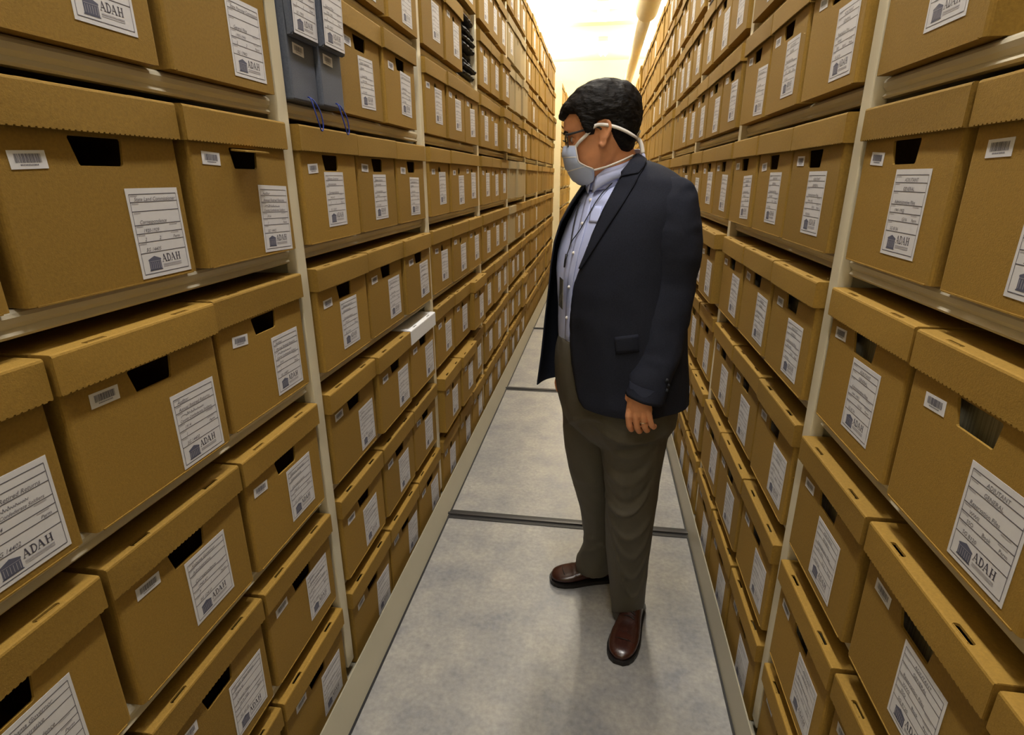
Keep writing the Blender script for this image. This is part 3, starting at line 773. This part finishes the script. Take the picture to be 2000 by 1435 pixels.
# face mask
bm = bmesh.new()
def PH(px, py):                       # profile plane of the head -> (f,u)
    P = W(px, py, HC.y)-HC; return P.dot(hf), P.dot(hu)
rows = [((1127, 287), (1101, 287)), ((1128, 296), (1099.5, 295)), ((1130, 306), (1100, 306)), ((1133, 317), (1103, 320)), ((1146, 325), (1109, 336)), ((1160, 331), (1119, 351)), ((1162, 341), (1132, 361)), ((1161, 352), (1146, 364))]
hwid = [.062, .066, .067, .065, .061, .056, .050, .045]
rr = []
for (bk, fr), hw in zip(rows, hwid): rr.append(PH(*bk)+PH(*fr)+(hw,))
rs = smooth_tab(rr, 5); R_ = []
for i, (fb, ub, ff, uf, hw) in enumerate(rs):
    line = []
    pleat = .0030*(((i-3) % 8)/8.)*(1 if 4 < i < 30 else 0)
    for k in range(33):
        t = -1+2*k/32; a = t*math.pi/2; cw = abs(math.cos(a))**.75 if abs(t) < 1 else 0
        line.append(H(fb+(ff-fb)*cw+pleat*cw, hw*math.copysign(abs(math.sin(a))**.9, t), ub+(uf-ub)*cw))
    R_.append(line)
loft(bm, R_, closed=False)
bmesh.ops.recalc_face_normals(bm, faces=bm.faces[:])
msk = mobj('face_mask', mesh('mask', bm, mask_m, True))
sm_ = msk.modifiers.new('thick', 'SOLIDIFY'); sm_.thickness = .0016; sm_.offset = 0
bm = bmesh.new()
for q in (0, -1):
    tube(bm, [R_[i][q] for i in range(0, 26)], .0020, 6)
tube(bm, R_[0], .0012, 6)
for q in (11, 20): tube(bm, [p+hf*.0006 for p in R_[q]], .0013, 6)  # pale tubes painted in as light caught on the pleat creases
mobj('binding_and_creases', mesh('binding_and_creases', bm, strap_m, True), msk).location = (0, 0, 0)
def ribbon(bm, pts, wd, up, th=.0008):
    """flat cloth tie: up = width direction per point or single"""
    pts = [Vector(p) for p in pts]; rings = []
    for i, p in enumerate(pts):
        t = (pts[min(i+1, len(pts)-1)]-pts[max(i-1, 0)]).normalized(); u = up[i] if isinstance(up, list) else up
        u = (u-t*u.dot(t)).normalized(); nn = t.cross(u)
        rings.append([p+u*wd/2+nn*th, p-u*wd/2+nn*th, p-u*wd/2-nn*th, p+u*wd/2-nn*th])
    loft(bm, rings)
bm = bmesh.new()
def SP(px, py, s): f, u = PH(px, py); return H(f, s, u)
for sg in (1, -1):
    P = catmull([R_[1][-1 if sg > 0 else 0]]+[SP(x, y, sg*s) for x, y, s in ((1135, 279, .071), (1147, 268, .0765), (1158, 256, .082), (1166, 250, .0865), (1176, 248.5, .0865), (1190, 250, .086), (1205, 254, .085), (1220, 260, .079), (1234, 267, .064), (1242, 271, .040), (1245, 273, .010))], 4)
    ribbon(bm, P, .0085 if sg > 0 else .008, hu)
    tip = [SP(1243, 270, .012*sg), SP(1249, 275, .016*sg), SP(1253, 286, .018*sg), SP(1255, 300, .020*sg)]
    ribbon(bm, catmull(tip, 4), .010, hf)
    loop = [SP(1243, 270, .010*sg), SP(1249, 262, .018*sg), SP(1250, 256, .02*sg), SP(1245, 262, .014*sg), SP(1243, 270, .010*sg)]
    ribbon(bm, catmull(loop, 4), .007, hs)
    P = catmull([R_[26][-1 if sg > 0 else 0]]+[SP(x, y, sg*s) for x, y, s in ((1172, 330, .058), (1186, 326, .064), (1204, 319, .066), (1220, 312, .060), (1234, 305, .036), (1238, 303, .0))], 4)
    ribbon(bm, P, .0055, hu)
mobj('mask_ties', mesh('mask_ties', bm, strap_m, True), msk).location = (0, 0, 0)
# glasses
bm = bmesh.new()
for sg in (1, -1):
    tube(bm, catmull([SP(x, y, sg*s) for x, y, s in ((1109, 265, .066), (1113, 266, .071), (1130, 262, .0755), (1150, 256, .079), (1166, 252, .0805), (1176, 257, .080))], 4), [.0030]*8+[.0026]*13, 8)
    P = [H(.098-.011*abs(s_)/.06+.0*u_, sg*s_, u_) for s_, u_ in ((.010, .004), (.014, .016), (.030, .019), (.055, .018), (.063, .008), (.060, -.010), (.048, -.020), (.026, -.019), (.013, -.010))]
    tube(bm, catmull(P+[P[0]], 4)[:-1], .0017, 8, closed=True)
tube(bm, catmull([H(.099, .010, .006), H(.103, 0, .009), H(.099, -.010, .006)], 4), .0017, 8)
gl = mobj('glasses', mesh('glasses', bm, mat('dark_frame', (.02, .022, .026), .3, spec=.6), True))
gm = bpy.data.materials.new('lens_glass'); gm.use_nodes = True; g = gm.node_tree.nodes['Principled BSDF']
g.inputs['Transmission Weight'].default_value = 1; g.inputs['Roughness'].default_value = .02; g.inputs['IOR'].default_value = 1.1; g.inputs['Base Color'].default_value = (.9, .93, .95, 1)
bm = bmesh.new()
for sg in (1, -1):
    P = [(s_, u_) for s_, u_ in ((.012, .004), (.016, .015), (.030, .018), (.054, .017), (.061, .008), (.058, -.009), (.047, -.018), (.027, -.017), (.015, -.009))]
    loft(bm, [[H(.0985-.011*s_/.06, sg*s_, u_) for s_, u_ in P], [H(.0975-.011*s_/.06, sg*s_, u_) for s_, u_ in P]])
bmesh.ops.recalc_face_normals(bm, faces=bm.faces[:])
mobj('lenses', mesh('lenses', bm, gm), gl).location = (0, 0, 0)
# ---------------------------------------------------------------- shirt
ST = [(350, 1165, 1262, 1.71), (368, 1150, 1290, 1.71), (385, 1136, 1300, 1.70), (404, 1128, 1305, 1.70), (443, 1109, 1308, 1.70), (482, 1096, 1308, 1.70), (520, 1090, 1308, 1.70), (560, 1089, 1308, 1.70), (600, 1091, 1306, 1.70), (640, 1091, 1304, 1.70), (672, 1094, 1300, 1.70), (720, 1100, 1296, 1.70)]
bm = bmesh.new(); rings = []
for py, pl, pr, Y in smooth_tab(ST, 5):
    c, a, b, r = px_ring(py, pl, pr, Y, .74, 72, 2.2)
    for i, p in enumerate(r):
        nrm = (p-c).normalized(); amp = .0035 if py > 400 else .001
        dn = fold(p, 13, amp, (1, 1, .35), 3)+fold(p, 30, amp*.4, (1, 1, .4), 8)
        r[i] = p+nrm*dn
    rings.append(r)
loft(bm, rings)
shirt_me = mesh('shirt', bm, shirt_m, True)
def tree(me): return BVHTree.FromPolygons([v.co.copy() for v in me.vertices], [tuple(p.vertices) for p in me.polygons])
shirt = mobj('shirt', shirt_me); T_SH = tree(shirt_me)
def hit(tr, px, py, off):
    d = (FW+RT*((px-1000)/F)-UP*((py-717.5)/F)).normalized()
    loc, n, i, dist = tr.ray_cast(CAM, d)
    if loc is None: return None
    if n.dot(d) > 0: n = -n
    return loc+n*off
def patch(tr, quad, nu, nv, off, th, m, name, parent, seed=0, smooth=True):
    """quad: 2 side polylines (lists of px,py) -> slab lying on the surface"""
    def along(P, t):
        L = [(Vector(P[i+1])-Vector(P[i])).length for i in range(len(P)-1)]; tot = sum(L); d = t*tot
        for i, l in enumerate(L):
            if d <= l or i == len(L)-1: return Vector(P[i]).lerp(Vector(P[i+1]), d/l if l else 0)
            d -= l
    A, B_ = quad; G = []; last = None
    for j in range(nv+1):
        a, b = along(A, j/nv), along(B_, j/nv); row = []
        for i in range(nu, -1, -1):                      # from the B side, which always lies on the cloth
            p = a.lerp(b, i/nu); q = hit(tr, p.x, p.y, off)
            if q is None or (last is not None and abs(q.y-last.y) > (.018 if row else .08)): q = W(p.x, p.y, (last.y if last is not None else 1.6)-(.001 if row else 0))
            row.append(q); last = q
        last = row[0]; G.append(row)
    bm = bmesh.new(); loft(bm, G, closed=False); bmesh.ops.recalc_face_normals(bm, faces=bm.faces[:])
    o = mobj(name, mesh(name, bm, m, smooth), parent)
    if parent is not man: o.location = (0, 0, 0)
    s_ = o.modifiers.new('thick', 'SOLIDIFY'); s_.thickness = th; s_.offset = 0
    return o
# collar: stand and folded leaf
cc0 = W(1204, 316, 1.705)
def collar_ring(cz, rad, tilt, n=48, gap=.10, cen=cc0, fl=1.0):
    r = []
    for k in range(n+1):
        q = gap+(2*math.pi-2*gap)*k/n           # 0 = front of the wearer
        v = DD*math.cos(q)*rad*1.05+LL*math.sin(q)*rad
        r.append(cen+v+Vector((0, 0, cz-tilt*math.cos(q))))
    return r
bm = bmesh.new()
top = collar_ring(.006, .0665, .028); mid = collar_ring(-.020, .070, .030)
loft(bm, [top, mid, collar_ring(-.045, .074, .030)], closed=False)
def leaf():
    outer = []
    n = 48
    for k in range(n+1):
        q = .10+(2*math.pi-.20)*k/n
        pt = max(0, 1-min(q, 2*math.pi-q)/.75)               # leaf point towards the front
        rad = .079+.006*pt; drop = .032+.040*pt**1.3
        v = DD*math.cos(q)*rad*1.08+LL*math.sin(q)*rad
        outer.append(cc0+v+Vector((0, 0, -drop-.030*math.cos(q)*(1-.3*pt)+.004)))
    mid_ = [a.lerp(b, .35)+(a-cc0).normalized()*.004 for a, b in zip(top, outer)]
    return [top, mid_, outer]
loft(bm, leaf(), closed=False)
bmesh.ops.recalc_face_normals(bm, faces=bm.faces[:])
col = mobj('collar', mesh('collar', bm, shirt_m, True), shirt); col.location = (0, 0, 0)
s_ = col.modifiers.new('thick', 'SOLIDIFY'); s_.thickness = .0022; s_.offset = 0
patch(T_SH, ([(1150, 372), (1141, 402), (1131, 445), (1119, 490), (1110, 540), (1106, 600), (1104, 660)], [(1162, 376), (1153, 406), (1143, 449), (1131, 493), (1121, 542), (1116, 600), (1112, 664)]), 3, 40, .0012, .0016, shirt_m, 'placket', shirt)
patch(T_SH, ([(1155, 402), (1151, 434)], [(1176, 404), (1170, 436)]), 6, 6, .0015, .0015, shirt_m, 'shirt_pocket', shirt)
for (x, y) in ((1155, 391), (1139, 437), (1122, 494), (1113, 560), (1109, 620)):
    q = hit(T_SH, x, y, .003)
    if q:
        bm = bmesh.new(); dv = (CAM-q).normalized(); tube(bm, [q-dv*.001, q+dv*.0012], .0048, 14)
        b_ = mobj('button', mesh('button', bm, strap_m, True), shirt); b_.location = (0, 0, 0)
# ---------------------------------------------------------------- jacket
JT = [(306, 1192, 1256, 1.715, .95), (314, 1184, 1264, 1.715, .9), (323, 1170, 1287, 1.71, .75), (334, 1158, 1306, 1.71, .66), (350, 1146, 1326, 1.705, .62), (368, 1136, 1338, 1.705, .62), (400, 1116, 1342, 1.70, .66), (440, 1098, 1338, 1.70, .70), (482, 1087, 1334, 1.70, .74), (540, 1080, 1330, 1.70, .76), (600, 1078, 1328, 1.70, .76), (660, 1079, 1328, 1.70, .76), (720, 1080, 1331, 1.70, .78), (750, 1080, 1332, 1.70, .80), (763, 1081, 1332, 1.70, .80)]
NEAR = [(296, 1243), (301, 1241), (315, 1234), (335, 1219), (354, 1206), (409, 1178), (460, 1156), (500, 1142), (553, 1122), (590, 1116), (613, 1113), (670, 1112.5), (732, 1116), (760, 1121), (780, 1128), (795, 1138), (806, 1152), (818, 1172)]
EDGE = [(300, 1190), (340, 1160), (373, 1134), (398, 1117), (435, 1095), (474, 1083), (520, 1076), (544, 1074), (622, 1065), (701, 1057), (754, 1050), (800, 1046)]
bm = bmesh.new(); rings = []; NPH = 110
JS = smooth_tab(JT, 8)
for idx, (py, pl, pr, Y, k) in enumerate(JS):
    c, a, b, _ = px_ring(py, pl, pr, Y, k, 8)
    def P(phi, grow=0.):
        cc, ss = math.cos(phi), math.sin(phi); ex = 2.3
        return c+DD*math.copysign(abs(cc)**(2/ex), cc)*(b+grow)+LL*math.copysign(abs(ss)**(2/ex), ss)*(a+grow)
    # near edge: angle whose projection falls on the panel edge of the photograph
    best, cand = 1e9, .6
    for i in range(-40, 280):
        ph = i*.00625
        if idx > 11 and abs(ph-pn) > .12: continue
        q = proj(P(ph)); e = q[0]-interp(NEAR, q[1])
        if abs(e) < best: best, cand = abs(e), ph
    pn = cand
    # far edge
    tpy = py; E_ = W(interp(EDGE, py), py, lerp(1.66, 1.72, max(0, min(1, (py-360)/400)))); E_.z = c.z
    ring = []
    pf = -1.15
    for i in range(NPH+1):
        t = i/NPH; ph = pn+(2*math.pi+pf-pn)*t; p = P(ph)
        nrm = (p-c).normalized(); depth = max(0, min(1, (py-380)/250))
        dn = fold(p, 6, .0065, (1, 1, .35), 5)*depth+fold(p, 15, .0035, (1, 1, .6), 9)*max(.3, depth)-.005
        ring.append(p+nrm*dn)
    lastp = ring[-1]; 
    for i in range(1, 9):
        t = i/8; ring.append(lastp.lerp(E_, t)+(-LL)*.012*math.sin(t*math.pi))
    rings.append(ring)
loft(bm, rings, closed=False)
def sleeve(tab, ratio, cuffslant, seed):
    R_ = []
    for t in smooth_tab(tab, 5):
        py, pl, pr, Y = t
        A, B_ = W(pl, py, Y), W(pr, py, Y); ext = (B_-A).length/2; c = (A+B_)/2
        ring = []
        for k in range(40):
            q = 2*math.pi*k/40
            p = c+Vector((math.cos(q)*ext, math.sin(q)*ext*ratio, 0))
            nrm = (p-c).normalized()
            p += nrm*(fold(p, 9, .0075, (1, 1, .9), seed)+fold(p, 22, .003, (1, 1, 1.2), seed+4)-.004)
            p.z += -cuffslant*max(0, (py-650)/120)*math.cos(q)
            ring.append(p)
        R_.append(ring)
    # turn the cuff inwards
    c = sum(R_[-1], Vector())/40
    R_.append([c+(p-c)*.86 for p in R_[-1]]); R_.append([c+(p-c)*.84+Vector((0, 0, .04)) for p in R_[-2]])
    loft(bm, R_, cap0=True, cap1=False)
SL = [(347, 1308, 1330, 1.60), (351, 1296, 1338, 1.60), (360, 1284, 1350, 1.60), (372, 1273, 1357, 1.60), (390, 1264, 1363, 1.595), (420, 1258, 1367, 1.59), (450, 1256, 1369, 1.585), (497, 1254, 1366, 1.58), (553, 1252, 1355, 1.575), (607, 1249, 1346, 1.56), (663, 1243, 1333, 1.54), (700, 1238, 1322, 1.522), (740, 1230, 1308, 1.50), (776, 1223, 1296, 1.482)]
sleeve(SL, .92, .012, 2)
# far sleeve (behind the torso)
Rr = []
for t in range(13):
    u = t/12; c = SHR.lerp(ELR, u*2) if u < .5 else ELR.lerp(WRR+Vector((0, 0, .02)), u*2-1)
    rad = lerp(.055, .046, u)
    Rr.append([c+Vector((math.cos(q)*rad, math.sin(q)*rad, 0)) for q in [j*2*math.pi/28 for j in range(28)]])
loft(bm, Rr, cap0=True, cap1=False)
bmesh.ops.recalc_face_normals(bm, faces=bm.faces[:])
jk_me = mesh('jacket', bm, [navy_m, lining_m], True)
jacket = mobj('jacket', jk_me)
s_ = jacket.modifiers.new('thick', 'SOLIDIFY'); s_.thickness = .004; s_.offset = 0
T_JK = tree(jk_me)
lap = patch(T_JK, ([(1240, 303), (1227, 327), (1209, 350), (1193, 380), (1178, 409), (1156, 460), (1142, 500), (1133, 524)], [(1262, 318), (1257, 332), (1249, 345), (1240, 364), (1222, 394), (1192, 440), (1161, 489), (1137, 526)]), 8, 60, .005, .004, navy_m, 'lapel', jacket)
patch(T_JK, ([(1240, 303), (1228, 325), (1210, 349)], [(1262, 318), (1257, 332), (1248, 343)]), 6, 16, .009, .004, navy_m, 'jacket_collar', jacket)
patch(T_JK, ([(1201, 658), (1204, 690)], [(1246, 652), (1248, 686)]), 10, 5, .004, .0035, navy_m, 'pocket_flap', jacket)
for (x, y) in ((1301, 742), (1303, 752), (1300, 762)):
    q = hit(T_JK, x, y, .002)
    if q:
        bm = bmesh.new(); dv = (CAM-q).normalized(); tube(bm, [q-dv*.001, q+dv*.002], .0055, 14)
        mobj('cuff_button', mesh('cuff_button', bm, M['black'], True), jacket).location = (0, 0, 0)
# ---------------------------------------------------------------- lanyard
bm = bmesh.new()
def on(tr, pts, off): return [q for q in (hit(tr, x, y, off) for x, y in pts) if q]
tube(bm, catmull(on(T_SH, [(1207, 352), (1196, 362), (1186, 372), (1176, 383), (1164, 400), (1150, 425), (1136, 450), (1120, 472), (1115, 486), (1111, 497)], .006), 4), .0016, 6)
tube(bm, catmull(on(T_SH, [(1137, 396), (1132, 408), (1126, 430), (1121, 455), (1118.5, 472), (1115, 486)], .006), 4), .0016, 6)
lan = mobj('lanyard', mesh('lanyard', bm, M['black'], True))
bm = bmesh.new(); P = on(T_SH, [(1111, 497), (1108, 508), (1106, 522)], .007)
if len(P) > 1: tube(bm, P, [.004, .003, .0025][:len(P)], 8)
mobj('lanyard_clip', mesh('lanyard_clip', bm, M['steel'], True), lan).location = (0, 0, 0)
bp = W(1096, 572, 1.615)
bm = bmesh.new(); box(bm, -.001, .001, -.027, .027, -.043, .043, bev=.0006)
bd = mobj('badge', mesh('badge', bm, mat('badge_plastic', (.16, .16, .15), .15, var=.6, scale=30, spec=.8)), lan); bd.location = bp; bd.rotation_euler = (0, 0, math.radians(14))
# ---------------------------------------------------------------- trousers
bm = bmesh.new()
TR = [(660, 1096, 1306, 1.70), (690, 1090, 1312, 1.70), (735, 1090, 1316, 1.70), (775, 1094, 1314, 1.70), (805, 1102, 1310, 1.70), (825, 1112, 1300, 1.70), (860, 1150, 1275, 1.69)]
loft(bm, [px_ring(py, pl, pr, Y, .80, 48, 2.3)[3] for py, pl, pr, Y in smooth_tab(TR, 3)])
NL = [(770, 1172, 1316, 1.665), (800, 1170, 1312, 1.66), (850, 1171, 1301, 1.65), (895, 1176, 1292, 1.645), (937, 1180, 1286, 1.64), (1007, 1183, 1277, 1.645), (1076, 1187, 1268, 1.66), (1139, 1193, 1262, 1.68), (1174, 1196, 1256, 1.69), (1203, 1198, 1249, 1.70)]
FL = [(760, 1092, 1215, 1.75), (804, 1102, 1215, 1.76), (842, 1103, 1212, 1.77), (889, 1110, 1208, 1.78), (930, 1119, 1205, 1.79), (989, 1133, 1202, 1.82), (1038, 1142, 1202, 1.85), (1070, 1137, 1198, 1.865), (1095, 1127, 1192, 1.88), (1108, 1128, 1190, 1.885)]
for T_ in (NL, FL):
    loft(bm, [px_ring(py, pl, pr, Y, 1.05, 40, 2.1, .4)[3] for py, pl, pr, Y in smooth_tab(T_, 4)])
bmesh.ops.recalc_face_normals(bm, faces=bm.faces[:])
tme = remesh(mesh('t', bm, trous_m), .0055, 4)
bm = bmesh.new(); bm.from_mesh(tme); bm.normal_update()
FOLDS = [  # centre px, py, half width px, curve (px rise at the sides), amp, thickness px
    (1240, 862, 70, -26, .010, 5), (1240, 845, 60, -30, -.005, 7), (1232, 893, 45, -26, .005, 7), (1222, 1003, 38, -34, .011, 5), (1226, 985, 40, -40, -.006, 8), (1226, 945, 42, -34, .006, 8), (1230, 1050, 36, -36, .007, 7), (1232, 1088, 34, -50, .006, 7),
    (1233, 1128, 32, -60, .006, 6), (1236, 1165, 26, -60, .006, 5), (1150, 815, 45, 14, .005, 5), (1140, 1075, 40, -14, .006, 6), (1150, 1050, 40, 16, .004, 6), (1155, 940, 40, -20, .004, 9), (1225, 925, 35, -18, -.004, 6)]
for v in bm.verts:
    q = proj(v.co)
    if not q: continue
    x, y = q; n = v.normal; dn = 0
    facing = max(0, min(1, -n.y*1.6+.2))
    for cx, cyy, hw, rise, amp, thk in FOLDS:
        u = (x-cx)/hw
        if abs(u) > 1.25: continue
        yc = cyy+rise*u*u; dn += amp*math.exp(-((y-yc)/thk)**2)*max(0, 1-abs(u)**3/1.9)*facing
    dn += fold(v.co, 8, .0045, (1, 1, .3), 11)+fold(v.co, 18, .0018, (1, 1, .5), 14)
    v.co += n*dn*(1 if y < 1195 else .3)
trousers = mobj('trousers', mesh('trousers', bm, trous_m, True))
# ---------------------------------------------------------------- shoes
def shoe(heel, toe, shin, name='shoe'):
    heel, toe = Vector(heel), Vector(toe); d = (toe-heel).normalized(); n = Vector((-d.y, d.x, 0)); L = (toe-heel).length
    T = [(0.0, .018, .052), (.03, .027, .070), (.10, .034, .084), (.22, .036, .094), (.34, .037, .094), (.44, .040, .080), (.56, .045, .066), (.68, .049, .056), (.80, .048, .050), (.90, .041, .045), (.96, .030, .039), (1.0, .012, .030)]
    b = bmesh.new(); R_ = []
    for t, hw, ht in smooth_tab(T, 3):
        c = heel+d*(t*L); ring = []
        for k in range(28):
            q = 2*math.pi*k/28; cc, ss = math.cos(q), math.sin(q)
            x = math.copysign(abs(cc)**.75, cc)*hw; z = .016+(ht-.016)*(.5+.5*math.copysign(abs(ss)**.8, ss))
            x *= 1-.28*max(0, (z-.03)/(ht-.0))**2
            z += .0016*math.sin(t*60)*(1 if .55 < t < .72 and ss > 0 else 0)
            ring.append(c+n*x+Vector((0, 0, z)))
        R_.append(ring)
    loft(b, R_); o = mobj(name, mesh('shoe', b, leather_m, True))
    b = bmesh.new(); S0, S1 = [], []
    for sgn, rng_ in ((1, T), (-1, T[::-1])):
        for t, hw, ht in rng_:
            S0.append(heel+d*(t*L+(t-.5)*.010)+n*sgn*(hw+.004)+Vector((0, 0, .0015))); S1.append(heel+d*(t*L+(t-.5)*.010)+n*sgn*(hw+.005)+Vector((0, 0, .017)))
    loft(b, [S0, S1]); mobj('sole', mesh('sole', b, sole_m), o).location = (0, 0, 0)
    b = bmesh.new()
    for i in range(4):
        t = .36+.05*i; h = .098-.008*i; c = heel+d*(t*L)
        tube(b, catmull([c-n*.020+Vector((0, 0, h-.006)), c+Vector((0, 0, h+.001)), c+n*.020+d*.004+Vector((0, 0, h-.006))], 4), .0018, 6)
    mobj('laces', mesh('laces', b, sole_m, True), o).location = (0, 0, 0)
    b = bmesh.new(); c = heel+d*(.76*L)                       # toe cap seam
    P = [c+n*.046*math.sin(a)+d*.014*math.cos(a)+Vector((0, 0, .056*max(.25, math.cos(a)**.6 if math.cos(a) > 0 else .25)-.002)) for a in [-1.4+i*2.8/12 for i in range(13)]]
    tube(b, P, .0012, 6); mobj('toe_seam', mesh('toe_seam', b, sole_m, True), o).location = (0, 0, 0)
    return o
tn = W(1207, 1300, 1.482)
shoe((.199, 1.765, 0), (.123, 1.478, 0), None)
shoe((.110, 1.905, 0), (-.130, 1.848, 0), None)
# ring
bm = bmesh.new(); rc = hl.vertices[0].co; q = W(1247, 781, 1.468)+xl*.0104-zl*.064+zl.cross(xl)*.0015; yl = zl.cross(xl)
tube(bm, [q+xl*math.cos(a)*.0104+yl*math.sin(a)*.0104-zl*.001*math.cos(a) for a in [i*2*math.pi/20 for i in range(20)]], .0013, 8, closed=True)
mobj('finger_ring', mesh('finger_ring', bm, mat('ring_metal', (.8, .72, .5), .2, metal=1.), True))
